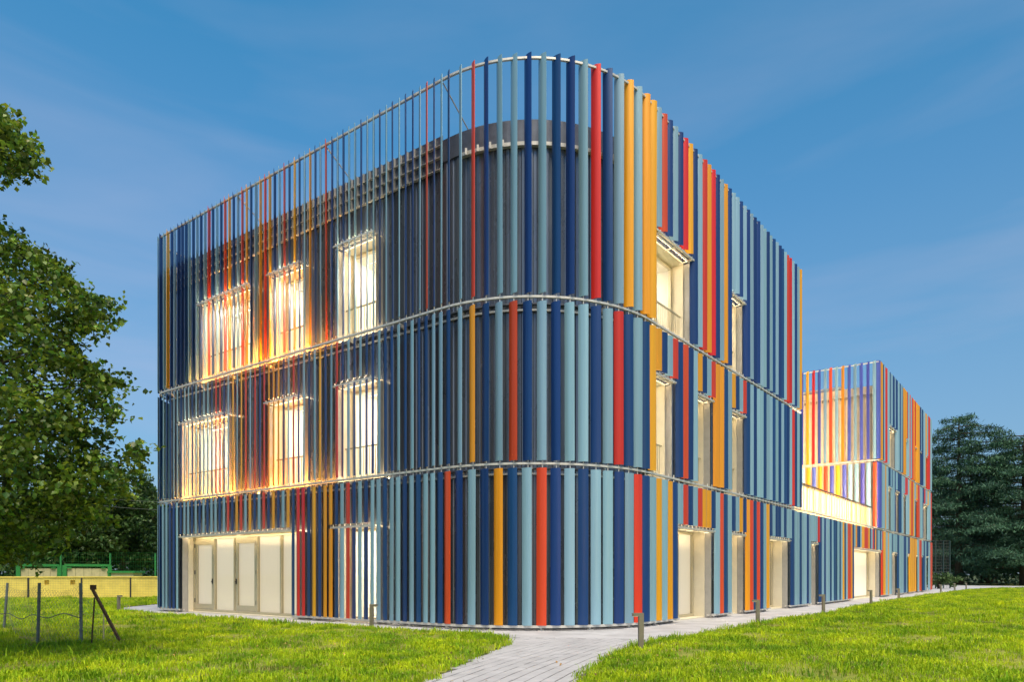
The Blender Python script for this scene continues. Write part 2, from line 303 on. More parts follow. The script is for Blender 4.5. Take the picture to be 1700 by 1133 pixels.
# ------------------------------------------------------------------ building shells
front = empty('slatted_building', P(0, 0, 0), label='three storey building with a rounded corner wrapped in blue, red and orange vertical slats', cat='building')
rear = empty('slatted_building', (float(CR[0]), float(CR[1]), 0), label='lower looking rear wing with a lit terrace side and slats, beyond the rounded block', cat='building')
front.location = rear.location = (0, 0, 0)
BLD = {'front': front, 'rear': rear}
for b, lst in slats.items():
    lst.sort(key=lambda q: -q[0]); par = BLD[b]
    for s_ in lst[:300]:
        o = bpy.data.objects.new('slat', SM[s_[6]]); COL.objects.link(o); o.parent = par
        o.location = (s_[1], s_[2], s_[3]); o.scale = (1, 1, s_[4]-s_[3]); o.rotation_euler = (random.gauss(0, .0012), random.gauss(0, .0012), s_[5]+random.gauss(0, .03))
    rest = lst[300:]
    if rest:
        vs = []; fs = []; mi = []; keys = 'LNROB'
        for s_ in rest:
            me = SM[s_[6]]; n = len(vs); cs, sn = math.cos(s_[5]), math.sin(s_[5])
            vs += [(s_[1]+v.co.x*cs-v.co.y*sn, s_[2]+v.co.x*sn+v.co.y*cs, s_[3]+v.co.z*(s_[4]-s_[3])) for v in me.vertices]
            for p in me.polygons: fs.append(tuple(n+i for i in p.vertices)); mi.append(keys.index('O' if s_[6] == 'Y' else s_[6]))
        me = bpy.data.meshes.new('slats'); me.from_pydata(vs, [], fs)
        for k in keys: me.materials.append(M[k])
        me.polygons.foreach_set('material_index', mi); link('slats', me, par, kind='stuff')

def rail(par, a0, a1, d, z, w=.055, h=.05, mt='rail', name='rail', step=.25):
    n = max(2, int((a1-a0)/step)+1) if (a0 < 0 < a1 or a0 < LR < a1 or a0 < AEND or 0 < a0 < LR) else 2
    m = MB(); pts = [a0+(a1-a0)*k/(n-1) for k in range(n)]
    for q0, q1 in zip(pts[:-1], pts[1:]):
        m.hexa([P(q0, d-w/2, z-h/2), P(q1, d-w/2, z-h/2), P(q1, d+w/2, z-h/2), P(q0, d+w/2, z-h/2),
                P(q0, d-w/2, z+h/2), P(q1, d-w/2, z+h/2), P(q1, d+w/2, z+h/2), P(q0, d+w/2, z+h/2)])
    return m.build(name, M[mt], par)
AS0 = AEND-R2*math.pi/2-1.5
for z in (Z1, Z2, Z3): rail(front, AS0, AFR, 0, z)
for q0, q1 in ((AS0, OPF[6]['a0']+.0), (OPF[6]['a1']-.1, OPF[13]['a0']+.15), (OPF[13]['a1']-.15, OPF[14]['a0']+.1), (OPF[14]['a1']-.1, OPF[15]['a0']+.1), (OPF[15]['a1']-.1, AFR)):
    rail(front, q0, q1, .0, .10, w=.06, h=.06); rail(front, q0, q1, .16, .09, w=.05, h=.05)
g = [AFR+.02]
for o in OPB[:7]: g += [o['a0']+.05, o['a1']-.05]
g.append(AFE)
for q0, q1 in zip(g[::2], g[1::2]):
    if q1 > q0+.05: rail(rear, q0, q1, 0, .10, w=.06, h=.06)
rail(rear, AFR+.02, AFE, 0, Z1); rail(rear, ACOR, AFE, 0, Z2); rail(rear, ACOR, AFE, 0, Z3)
for z in (Z1+.09, Z2, Z3):
    m = MB(); q = CR-dR*0; a = q+dL*0; b = q+dL*14
    c = (a+b)/2; m.box((c[0], c[1], z), 14, .055, .05, math.atan2(dL[1], dL[0])); m.build('rail', M['rail'], rear)
# ledge flashing behind the rails, and small brackets
for z in (Z1, Z2):
    rail(front, AS0, AFR, DW-.07, z-.07, w=.12, h=.035, mt='flash', name='ledge')
    rail(front, AS0, AFR, DW-.05, z-.20, w=.04, h=.05, mt='rail', name='ledge')
    a = AEND+.3
    while a < AFR:
        m = MB(); m.hexa([P(a, .03, z-.13), P(a+.04, .03, z-.13), P(a+.04, DW, z-.2), P(a, DW, z-.2), P(a, .03, z-.04), P(a+.04, .03, z-.04), P(a+.04, DW, z-.1), P(a, DW, z-.1)])
        m.build('bracket', M['rail'], front); a += 1.9
m = MB()                                      # pins that carry the slats at every rail
for i in range(-58, 57):
    a = a_of_i(i)
    for z in (Z1, Z2):
        p = P(a, 0, z); m.box(p, .022, .022, .20)
    p = P(a, 0, Z0-.02)
    if not any(o['st'] == 0 and not o['thru'] and o['a0'] < a < o['a1'] for o in OPF): m.box(p, .022, .022, .08)
m.build('slat_pins', M['rail'], front, kind='stuff')
foot_me = None                               # feet under the bottom rail
a = AEND-.5
while a < AFR:
    if not any(o['st'] == 0 and not o['thru'] and o['a0']-.1 < a < o['a1']+.1 for o in OPF):
        if foot_me is None:
            m = MB(); m.box((0, 0, .042), .05, .05, .056); m.box((0, 0, .007), .16, .16, .014); foot_me = m.mesh('rail_foot', M['rail'])
        f_ = link('rail_foot', foot_me, front); f_.location = P(a, .08, 0)
    a += 1.25


def corr(a):                                   # trapezoid ribs of the cladding
    x = (a/.21) % 1.0
    return .028*(0 if x < .38 else (x-.38)/.12 if x < .5 else 1 if x < .88 else (1-x)/.12)
def cladding(par, a0, a1, ops, zr, mt, name='wall_cladding'):
    ks = set()
    k = math.floor(a0/.21)
    while k*.21 < a1:
        for f_ in (0, .38, .5, .88): ks.add(round((k+f_)*.21, 4))
        k += 1
    ks = {q for q in ks if a0 < q < a1} | {a0, a1}
    for o in ops: ks |= {o['a0'], o['a1']}
    ks = sorted(ks)
    for st, (za, zb) in zr.items():
        m = MB(); oo = [o for o in ops if o['st'] == st]
        for q0, q1 in zip(ks[:-1], ks[1:]):
            if q0 < a0-1e-6 or q1 > a1+1e-6: continue
            z = za; mid = (q0+q1)/2
            for o in oo:
                if o['a0'] < mid < o['a1']: z = o['zh']-.02
            m.quad(P(q0, DW+corr(q0), z), P(q1, DW+corr(q1), z), P(q1, DW+corr(q1), zb), P(q0, DW+corr(q0), zb))
        m.build(name, M[mt], par)
ZR = {0: (.02, Z1), 1: (Z1, Z2), 2: (Z2, ZP)}
cladding(front, AS0, AFR, OPF, ZR, 'wall')
cladding(rear, AFR+.02, AFE-.3, [o for o in OPB if o['st'] == 0], {0: (.02, Z1)}, 'wall')
cladding(rear, ACOR+DW, AFE-.3, [o for o in OPB if o['st'] > 0], {1: (Z1, Z2), 2: (Z2, ZP)}, 'wall')
# parapet capping and the stepped grille band along the left face
rail(front, AS0, AFR, DW+.02, ZP-.28, w=.10, h=.56, mt='flash', name='parapet')
rail(front, .4, AFR, DW-.05, ZP-.62, w=.10, h=.09, mt='rail', name='parapet_rail')
m = MB(); a = .6
while a < AFR: m.box(P(a, DW-.13, ZP-.62), .05, .07, .16, 0); a += SA
m.build('parapet_bracket', M['rail'], front)
aG = -.25
m = MB()
m.hexa([P(AEND, DW-.02, ZP-.75), P(aG, DW-.02, ZP-.75), P(aG, DW+.0, ZP-.75), P(AEND, DW+.0, ZP-.75), P(AEND, DW-.02, ZP+.14), P(aG, DW-.02, ZP+.14), P(aG, DW, ZP+.14), P(AEND, DW, ZP+.14)])
m.build('parapet_panel', M['wall'], front)
m = MB()
for z in (ZP-.74, ZP-.44, ZP-.14): m.hexa([P(AEND, DW-.10, z-.012), P(aG, DW-.10, z-.012), P(aG, DW-.03, z-.012), P(AEND, DW-.03, z-.012), P(AEND, DW-.10, z+.012), P(aG, DW-.10, z+.012), P(aG, DW-.03, z+.012), P(AEND, DW-.03, z+.012)])
a = AEND+.1
while a < aG: m.hexa([P(a, DW-.09, ZP-.75), P(a+.02, DW-.09, ZP-.75), P(a+.02, DW-.03, ZP-.75), P(a, DW-.03, ZP-.75), P(a, DW-.09, ZP+.12), P(a+.02, DW-.09, ZP+.12), P(a+.02, DW-.03, ZP+.12), P(a, DW-.03, ZP+.12)]); a += SL*1.0
m.build('parapet_grille', M['rail'], front)
# roofs, backs and ends
def poly_slab(name, pts, z, h, mt, par):
    bm = bmesh.new(); vs = [bm.verts.new((x, y, z-h)) for x, y in pts]; f_ = bm.faces.new(vs)
    r = bmesh.ops.extrude_face_region(bm, geom=[f_]); bmesh.ops.translate(bm, verts=[v for v in r['geom'] if isinstance(v, bmesh.types.BMVert)], vec=(0, 0, h))
    bmesh.ops.recalc_face_normals(bm, faces=bm.faces); me = bpy.data.meshes.new(name); bm.to_mesh(me); bm.free(); me.materials.append(M[mt]); return link(name, me, par)
pts = [P(a, DW+.05, 0)[:2] for a in np.linspace(AEND-R2*1.57, AFR, 60)]
backR = np.array(P(AFR, DW, 0)[:2])+nR*11; backL = np.array(P(AEND-R2*1.57, DW, 0)[:2])+nL*9
foot = pts+[tuple(backR), tuple(backL)]
poly_slab('roof', foot, ZP-.5, .25, 'flash', front)
for z in (Z1-.05, Z2-.05): poly_slab('floor_slab', [P(a, DW+.08, 0)[:2] for a in np.linspace(AEND-R2*1.57, AFR-.05, 60)]+foot[-2:], z, .3, 'room', front)
def wallq(par, p, q, z0, z1, mt, name='wall'):
    m = MB(); v = np.array(q)-np.array(p); L_ = np.linalg.norm(v); c = (np.array(p)+np.array(q))/2
    m.box((c[0], c[1], (z0+z1)/2), L_, .1, z1-z0, math.atan2(v[1], v[0])); m.build(name, M[mt], par)
eR = np.array(P(AFR-.05, DW, 0)[:2])
wallq(front, eR, backR, .0, ZP-.1, 'wall', 'end_wall'); wallq(front, backR, backL, 0, ZP-.1, 'wall', 'back_wall')
# rear wing body
cA = CR+nR*DW+dR*DW; cB = np.array(P(AFE-.3, DW, 0)[:2])
sideEnd = cA+dL*13.6
# corrugated side wall facing the terrace, its lamplit beige put into the colour
m = MB(); k = 0; L_ = 13.6; s_ = 0; pr = None
while s_ < L_:
    x = (s_/.33) % 1; dd = .05*(0 if x < .45 else 1); p = cA+dL*s_-nL*dd
    p = np.array(p)
    if pr is not None: m.quad((pr[0], pr[1], Z1), (p[0], p[1], Z1), (p[0], p[1], ZP), (pr[0], pr[1], ZP))
    pr = p; s_ += .0825
m.build('wall_cladding', M['wallrear'], rear)
m = MB(); c = cA+dL*6.8-nL*.08
m.box((c[0], c[1], ZP-.45), 13.6, .07, .08, math.atan2(dL[1], dL[0])); m.build('parapet_rail', M['reveal'], rear)
m = MB(); c = cA+dL*3.4+nL*.6; m.box((c[0], c[1], ZP+.22), 3.4, .5, .16, math.atan2(dL[1], dL[0])); m.box((c[0]-1.3*dL[0], c[1]-1.3*dL[1], ZP+.05), .12, .12, .4)
c = cA+dL*12+nL*.6; m.box((c[0], c[1], ZP+.22), 1.6, .5, .2, math.atan2(dL[1], dL[0])); m.build('roof_duct', M['rail'], rear)
poly_slab('roof', [tuple(cA), tuple(cB), tuple(cB+nR*12), tuple(sideEnd)], ZP-.4, .25, 'flash', rear)
wallq(rear, cB, cB+nR*12, 0, ZP-.1, 'wall', 'end_wall')
pA = np.array(P(AFR, DW+.05, 0)[:2])
poly_slab('terrace_floor', [tuple(pA), tuple(cB), tuple(cB+nR*12), tuple(pA+nR*11)], Z1-.02, .3, 'apron', rear)
wallq(rear, cB+nR*12, pA+nR*11, 0, Z1, 'wall', 'back_wall')
# terrace balustrade of translucent fluted sheet
aP1 = aR(1446.5); m = MB(); a = AFR+.06; 
def fl(a): return .055*math.sin(a*2*math.pi/.42)
while a < aP1:
    b = a+.07; m.quad(P(a, .24+fl(a), Z1-.01), P(b, .24+fl(b), Z1-.01), P(b, .24+fl(b), Z1+1.08), P(a, .24+fl(a), Z1+1.08)); a = b
m.build('balustrade_sheet', M['poly'], rear)
bs = MB(); bs.box((0, 0, .52), .19, .03, 1.04); bsm = bs.mesh('balustrade_slat', M['reveal'])
a = AFR+.16
while a < aP1-.05:
    o = link('balustrade_slat', bsm, rear); o.location = P(a, .06, Z1+.03); o.rotation_euler = (0, 0, math.atan2(dR[1], dR[0])+.25); a += .43
rail(rear, AFR+.05, aP1+.1, .03, Z1+1.10, w=.10, h=.04, mt='black', name='balustrade_cap')
m = MB()
for k in range(14):
    a = AFR+.3+(aP1-AFR-.5)*k/13; m.box(P(a, .10, Z1+.58), .03, .03, 1.0)
m.build('balustrade_posts', M['frame'], rear)
m = MB(); p = P(aP1+.05, .03, Z1+.58); m.box(p, .07, .07, 1.06); m.build('balustrade_end_post', M['reveal'], rear)
# added lamps, unseen from here, on the front block's end wall to brighten the terrace
for k in range(4):
    q = eR+nR*(1.2+2.6*k)+dR*.12
    m = MB(); m.box((q[0], q[1], Z1+4.2), .10, 1.1, .22, math.atan2(dR[1], dR[0])); o = m.build('wall_lamp', M['strip'], front)
M['added_tlight'] = mat('added_terrace_light', (1, .9, .7), emit=(1, .72, .40), estr=150)  # strong emission added to light the terrace side
for o in list(front.children):
    if o.name.startswith('wall_lamp'): o.data.materials[0] = M['added_tlight']
m = MB(); m.box(P((AFR+aP1)/2, 1.6, Z1+.06), (aP1-AFR)*.9, .12, .10, math.atan2(dR[1], dR[0])); m.build('added_floor_light', M['added_tlight'], rear)  # unseen strip added behind the balustrade to make its sheet glow

# ------------------------------------------------------------------ windows and doors
def window(par, o, idx):
    a0, a1, st, zh, kind = o['a0'], o['a1'], o['st'], o['zh'], o['kind']
    fl_ = {0: .03, 1: Z1+.02, 2: Z2+.02}[st]; small = (a1-a0) < 1.2 and par is rear
    dg = .52 if kind == 'doors' else .70
    w = a1-a0; rz = math.atan2(dL[1], dL[0]) if o['side'] == 'L' else math.atan2(dR[1], dR[0])
    def B(m, x0, x1, d0, d1, z0, z1): m.hexa([P(x0, d0, z0), P(x1, d0, z0), P(x1, d1, z0), P(x0, d1, z0), P(x0, d0, z1), P(x1, d0, z1), P(x1, d1, z1), P(x0, d1, z1)])
    fr = MB(); fw = .07
    B(fr, a0+.04, a0+.04+fw, dg-.04, dg+.04, fl_, zh-.04); B(fr, a1-.04-fw, a1-.04, dg-.04, dg+.04, fl_, zh-.04)
    B(fr, a0+.04+fw, a1-.04-fw, dg-.04, dg+.04, zh-.04-fw, zh-.04); B(fr, a0+.04+fw, a1-.04-fw, dg-.04, dg+.04, fl_, fl_+.09)
    x0, x1 = a0+.04+fw, a1-.04-fw; z0, z1 = fl_+.09, zh-.04-fw
    name = 'door' if (st == 0 and kind != 'plain') else 'window'
    cells = []
    if kind == 'doors':
        cuts = [.0, .19, .375, .40, .60, .62, .80, .82, 1.0]
        X = lambda f_: x0+(x1-x0)*f_
        # door leaf, fixed pane, door leaf, fixed pane, fixed pane
        div = [0, .20, .395, .60, .80, 1.0]
        for k in range(1, 5): B(fr, X(div[k])-.03, X(div[k])+.03, dg-.05, dg+.05, fl_+.09, z1)
        root = fr.build('glazed_screen', M['frame'], par)
        for k in range(5):
            q0, q1 = X(div[k])+(.03 if k else 0), X(div[k+1])-(.03 if k < 4 else 0)
            if k in (0, 2):
                lf = MB(); e_ = .13; g0, g1, h0, h1 = q0+.01+e_, q1-.01-e_, z0+.18, z1-.2
                B(lf, q0+.01, g0, dg-.02, dg+.03, z0+.01, z1-.01); B(lf, g1, q1-.01, dg-.02, dg+.03, z0+.01, z1-.01)
                B(lf, g0, g1, dg-.02, dg+.03, z0+.01, h0); B(lf, g0, g1, dg-.02, dg+.03, h1, z1-.01)
                lf.build('door_leaf', M['frame'], root); cells.append((g0, g1, h0, h1))
                h = MB(); xh = (g1+e_/2 if k == 0 else g0-e_/2); B(h, xh-.02, xh+.02, dg-.05, dg-.02, 1.02, 1.2); B(h, xh-.015, xh+.015, dg-.075, dg-.05, 1.08, 1.12); h.build('door_handle', M['black'], root)
                for zz in (.35, 1.35, 2.3):
                    hh = MB(); xq = (q0+.02 if k == 0 else q1-.02); B(hh, xq-.012, xq+.012, dg-.045, dg-.02, zz, zz+.14); hh.build('hinge', M['black'], root)
            else: cells.append((q0, q1, z0, z1))
    else:
        if w > 1.7 and kind != 'plain':
            xm = x0+(x1-x0)*.58; B(fr, xm-.04, xm+.04, dg-.03, dg+.03, z0, z1); cells = [(x0, xm-.04, z0, z1), (xm+.04, x1, z0, z1)]
        else: cells = [(x0, x1, z0, z1)]
        root = fr.build(name, M['frame'], par)
    for q0, q1, h0, h1 in cells:
        if kind != 'plain':
            m = MB(); m.quad(P(q0, dg, h0), P(q1, dg, h0), P(q1, dg, h1), P(q0, dg, h1)); m.build('pane', M['glass'], root)
        if kind != 'room':
            m = MB(); e_ = .015; e_ = -.05; m.quad(P(q0+e_, dg+.065, h0+e_), P(q1-e_, dg+.065, h0+e_), P(q1-e_, dg+.065, h1-e_), P(q0+e_, dg+.065, h1-e_)); m.build('blind', M['blind'], root)
    # reveal: jambs, soffit and sill, proud of the cladding
    m = MB(); r0 = DW-.03
    B(m, a0, a0+.035, r0, dg+.03, fl_-.02, zh); B(m, a1-.035, a1, r0, dg+.03, fl_-.02, zh)
    B(m, a0+.035, a1-.035, r0, dg+.03, zh-.035, zh); B(m, a0+.035, a1-.035, r0, dg-.05, fl_-.03, fl_+.005)
    m.build('reveal', M['reveal'], root)
    for q_ in (a1+.002, a0-.022):
        m = MB(); B(m, q_, q_+.02, .11, r0-.004, fl_-.02, zh-.06); m.build('side_fin', M['fin'], root)
    # added glow strip under the head, to warm the jambs and slats
    m = MB(); B(m, a0+.05, a1-.05, .135, .150, zh-.035, zh-.008); m.build('added_light_strip', M['strip2' if (o['side'] == 'L' and st) else 'strip'], root)
    if o['side'] == 'L' and st:                  # strips added on the ledge for the facade glow, hidden from below
        amber = a0 < aL(540); x = a0-(.5 if amber else .1); xe = a1+(1.45 if amber else .3); zb_ = {1: Z1, 2: Z2}[st]-.05
        while x < xe:
            m = MB(); B(m, x, min(x+.9, xe), .215, .275, zb_, zb_+.022); m.build('added_uplight', M['glow' if amber else 'strip'], root); x += 1.0
        m = MB(); B(m, a0-.55, xe+.03, .192, .202, zb_-.01, zb_+.045); m.build('added_uplight_shield', M['flash'], root)  # shield added to keep the glow strips out of view
    if kind == 'room':
        m = MB(); e_ = .35; D0, D1 = dg+.06, dg+3.6; za, zb = fl_-.01, min(zh+.12, {0: Z1-.4, 1: Z2-.37, 2: ZP-.8}.get(st, 9))
        xa, xb = a0-e_, a1+e_
        m.quad(P(xa, D1, za), P(xb, D1, za), P(xb, D1, zb), P(xa, D1, zb)); m.quad(P(xa, D0, za), P(xa, D1, za), P(xa, D1, zb), P(xa, D0, zb))
        m.quad(P(xb, D0, za), P(xb, D1, za), P(xb, D1, zb), P(xb, D0, zb)); m.quad(P(xa, D0, zb), P(xb, D0, zb), P(xb, D1, zb), P(xa, D1, zb))
        m.quad(P(xa, D0, za), P(xb, D0, za), P(xb, D1, za), P(xa, D1, za)); m.build('room', M['room'], root)
        m = MB(); B(m, xa+.25, xa+.25+(xb-xa)*.4, D1-.45, D1-.03, za+.01, za+random.uniform(.9, 1.7)); m.build('cupboard', M['beige'], root)
        m = MB(); B(m, xa+(xb-xa)*.55, xb-.25, D1-.04, D1-.015, za+1.1, za+1.9); m.build('pinboard', M['bollard'], root)
        m = MB(); xm = (xa+xb)/2; B(m, xm-.45, xm+.45, D0+1.0, D0+1.35, zb-.05, zb-.01); B(m, xm-.45, xm+.45, D0+2.3, D0+2.65, zb-.05, zb-.01); m.build('ceiling_lamp', M['lamp'], root)
    # balustrade of upright bars
    if st > 0 and w > .9:
        m = MB(); db = DW+.06; zt = fl_+.92
        B(m, a0+.04, a1-.04, db-.02, db+.02, zt, zt+.035); B(m, a0+.04, a1-.04, db-.01, db+.01, fl_+.06, fl_+.085)
        x = a0+.1
        while x < a1-.06: B(m, x-.008, x+.008, db-.008, db+.008, fl_+.08, zt); x += .115
        m.build('railing', M['frame'], root)
    # header rail carrying the cut slats
    m = MB(); B(m, a0-.04, a1+.03, -.035, .035, zh-.045, zh+.0); B(m, a0-.04, a1+.03, .09, .13, zh-.055, zh-.02)
    for x in (a0+.12, a1-.16) + (((a0+a1)/2,) if w > 2.2 else ()): B(m, x, x+.045, -.03, DW+.02, zh-.075, zh-.046)
    x = a0+.05
    while x < a1: B(m, x-.011, x+.011, -.011, .011, zh, zh+.06); x += SL
    m.build('header_rail', M['rail'], root)
for i, o in enumerate(OPF): window(front, o, i)
for i, o in enumerate(OPB): window(rear, o, i)
# braces from the top rail down to the roof
for u in (734, 541, 394):
    a = aL(u); m = MB(); m.tube(P(a, .03, Z3-.05), P(a+.15, 2.3, ZP-.2), .018); m.build('brace', M['rail'], front)
for a in (LR+.6,): m = MB(); m.tube(P(a, .03, Z3-.05), P(a, 2.3, ZP-.2), .018); m.build('brace', M['rail'], front)

# ------------------------------------------------------------------ ground
def G(u, v): y = F*EYE/(v-V0); return ((u-850)/F*y, y)
m = MB(); m.quad((-900, -60, -.05), (900, -60, -.05), (900, 1500, -.05), (-900, 1500, -.05)); m.build('ground', M['farground'], kind='structure')
def ngon(name, pts, z, mt, **k):
    me = bpy.data.meshes.new(name); me.from_pydata([(x, y, z) for x, y in pts], [], [tuple(range(len(pts)))]); me.materials.append(M[mt]); return link(name, me, None, **k)
leftB = [G(*q) for q in ((195, 1016.5), (232, 1018.7), (356, 1028), (500, 1038), (610, 1045), (700, 1050.6), (794, 1054), (828, 1057.5), (839, 1062), (842, 1068), (839, 1074), (818, 1082), (770, 1102), (707, 1133))]
rightB = [G(*q) for q in ((962, 1133), (982, 1115), (1006, 1098), (1029, 1084), (1048, 1075), (1085, 1065.5), (1137, 1058), (1183, 1051), (1229, 1043), (1290, 1032), (1367, 1022), (1418, 1010), (1453, 1003), (1510, 994), (1572, 985), (1609, 980.5))]
leftPoly = leftB+[(-3.2, 2.0), (-14, 2.0), (-30, 14), (-30, 22), G(150, 1013.5), G(199, 1010.0)]
rightPoly = [(-.4, 2.0)]+rightB+[(60, 62), (110, 62), (110, 2)]
ap = leftB[::-1][:0]
apron = [(-3.2, 2), (-.4, 2)]+rightB+[(62, 66), (50, 90)]+[P(AFE+1, .6, 0)[:2], P(LR+2, 1.0, 0)[:2], P(LR/2, 1.2, 0)[:2], P(-2, 1., 0)[:2], P(AEND, .9, 0)[:2], G(262, 1004.2), G(199, 1010)]+leftB
ngon('paving', apron, 0.0, 'apron', kind='structure')
mt_grass_far = M['soil']
farB = [G(150, 1013.5), G(199, 1010), G(262, 1004.2)]
farPoly = farB+[(-14.2, 30), (-12, 34), (-10, 50), (-40, 50), (-40, 24), (-30, 22)]
def inside(poly, X, Y):
    p = np.array(poly); n = len(p); c = np.zeros(X.shape, bool); j = n-1
    for i in range(n):
        xi, yi, xj, yj = p[i, 0], p[i, 1], p[j, 0], p[j, 1]
        cond = ((yi > Y) != (yj > Y)) & (X < (xj-xi)*(Y-yi)/(yj-yi+1e-12)+xi); c ^= cond; j = i
    return c
def edge_dist(line, X, Y):
    d_ = np.full(X.shape, 1e9); L_ = np.array(line)
    for a, b in zip(L_[:-1], L_[1:]):
        v = b-a; t_ = np.clip(((X-a[0])*v[0]+(Y-a[1])*v[1])/(v@v), 0, 1)
        d_ = np.minimum(d_, np.hypot(X-a[0]-t_*v[0], Y-a[1]-t_*v[1]))
    return d_
def lumps(X, Y): return .03*np.sin(X*.9+1.3)*np.sin(Y*.7)+.018*np.sin(X*2.3+Y*1.1)+.012*np.sin(Y*3.1-X*1.7)
def lawn(poly, line, x0, x1, y0, y1, st, amp):
    xs = np.arange(x0, x1, st); ys = np.arange(y0, y1, st); X, Y = np.meshgrid(xs, ys)
    cx, cy = X[:-1, :-1]+st/2, Y[:-1, :-1]+st/2; keep = inside(poly, cx, cy)
    D_ = edge_dist(line, X, Y); Z = .015+amp*(1-np.exp(-D_/1.6))+lumps(X, Y)*np.clip(D_, 0, 1)
    idx = np.arange(X.size).reshape(X.shape)
    f_ = np.stack([idx[:-1, :-1], idx[:-1, 1:], idx[1:, 1:], idx[1:, :-1]], -1)[keep]
    return np.stack([X, Y, Z], -1).reshape(-1, 3), f_
pieces = [lawn(leftPoly, leftB, -30, 1, 2, 16, .1, .05), lawn(leftPoly, leftB, -30, 1, 16, 35, .25, .05),
          lawn(farPoly, farB, -40, -9, 20, 50, .5, .06),
          lawn(rightPoly, rightB, -.6, 40, 2, 16, .1, .11), lawn(rightPoly, rightB, -.6, 110, 16, 62, .25, .13)]
lawns = []
for i, (v, f_) in enumerate(pieces):
    used, inv = np.unique(f_, return_inverse=True); me = np_mesh('lawn', v[used], inv.reshape(f_.shape), M['soil']); lawns.append((v[used], inv.reshape(f_.shape)))
    link('lawn', me, None, kind='structure')
# tufts to scatter
hid = bpy.data.collections.new('tuft_sources')
def tuft(nb, h, spread, mt, wid):
    m = MB()
    for k in range(nb):
        a = random.uniform(0, 6.28); r = spread*math.sqrt(random.random()); x, y = r*math.cos(a), r*math.sin(a); hh = h*random.uniform(.5, 1.15)
        b = random.uniform(0, 6.28); lean = random.uniform(.15, .9)*hh; dx, dy = math.cos(b)*lean, math.sin(b)*lean; w = wid*random.uniform(.7, 1.3); px, py = -math.sin(b)*w, math.cos(b)*w
        n = len(m.v)
        m.v += [(x-px, y-py, -.01), (x+px, y+py, -.01), (x+dx*.4+px*.8, y+dy*.4+py*.8, hh*.62), (x+dx*.4-px*.8, y+dy*.4-py*.8, hh*.62), (x+dx, y+dy, hh*.95-lean*.25)]
        m.f += [(n, n+1, n+2, n+3), (n+3, n+2, n+4)]
    me = m.mesh('tuft', mt); o = bpy.data.objects.new('tuft', me); hid.objects.link(o); return o
for k in range(5): tuft(30, .05, .11, M['grass'], .0034)
for k in range(2): tuft(11, .09, .10, M['grass'], .005)
tuft(12, .06, .12, M['dry'], .003)
tuft(60, .10, .22, M['grass'], .0055); tuft(16, .05, .18, M['dry'], .0035)
def scatter(name, v, f_, dens, smin, smax, label_kind='stuff', seed=0):
    me = np_mesh(name, v, f_, M['grass']); at = me.attributes.new('dens', 'FLOAT', 'POINT')
    Y = v[:, 1]; at.data.foreach_set('value', dens(v).astype(np.float32))
    o = link(name, me, None, kind='stuff')
    g_ = bpy.data.node_groups.new('scatter_'+name, 'GeometryNodeTree')
    g_.interface.new_socket('Geometry', in_out='INPUT', socket_type='NodeSocketGeometry'); g_.interface.new_socket('Geometry', in_out='OUTPUT', socket_type='NodeSocketGeometry')
    N_ = g_.nodes; gi = N_.new('NodeGroupInput'); go = N_.new('NodeGroupOutput'); dp = N_.new('GeometryNodeDistributePointsOnFaces'); dp.inputs['Seed'].default_value = seed
    na = N_.new('GeometryNodeInputNamedAttribute'); na.data_type = 'FLOAT'; na.inputs['Name'].default_value = 'dens'
    ip = N_.new('GeometryNodeInstanceOnPoints'); ci = N_.new('GeometryNodeCollectionInfo'); ci.inputs['Collection'].default_value = hid; ci.inputs['Separate Children'].default_value = True; ci.inputs['Reset Children'].default_value = True
    ip.inputs['Pick Instance'].default_value = True
    rv = N_.new('FunctionNodeRandomValue'); rv.data_type = 'FLOAT_VECTOR'; rv.inputs[0].default_value = (-.15, -.15, 0); rv.inputs[1].default_value = (.15, .15, 6.28)
    rs = N_.new('FunctionNodeRandomValue'); rs.data_type = 'FLOAT'; rs.inputs[2].default_value = smin; rs.inputs[3].default_value = smax
    L_ = g_.links
    L_.new(gi.outputs[0], dp.inputs['Mesh']); L_.new(na.outputs[0], dp.inputs['Density']); L_.new(dp.outputs['Points'], ip.inputs['Points'])
    L_.new(ci.outputs[0], ip.inputs['Instance']); L_.new(rv.outputs[0], ip.inputs['Rotation']); L_.new(rs.outputs[1], ip.inputs['Scale']); L_.new(ip.outputs[0], go.inputs[0])
    md = o.modifiers.new('scatter', 'NODES'); md.node_group = g_; return o
def vis(v):                                     # only where the camera could plausibly see
    u = 850+F*v[:, 0]/v[:, 1]; return ((u > -250) & (u < 1950) & (v[:, 1] > 6.5)).astype(float)
patch = lambda v: np.clip(.68+.6*np.sin(v[:, 0]*1.7+np.sin(v[:, 1]*.9)*2)*np.sin(v[:, 1]*1.3+np.sin(v[:, 0]*.6)), .14, 1)
for i, (v, f_) in enumerate(lawns):
    near = i in (0, 3)
    o = scatter('grass', v, f_, (lambda v: vis(v)*patch(v)*np.clip(150-(v[:, 1]-8)*9, 60, 150)) if near else (lambda v: vis(v)*np.clip(900/np.maximum(v[:, 1], 16), 10, 42)), .75 if near else 1.0, 1.35 if near else 1.7, seed=i)
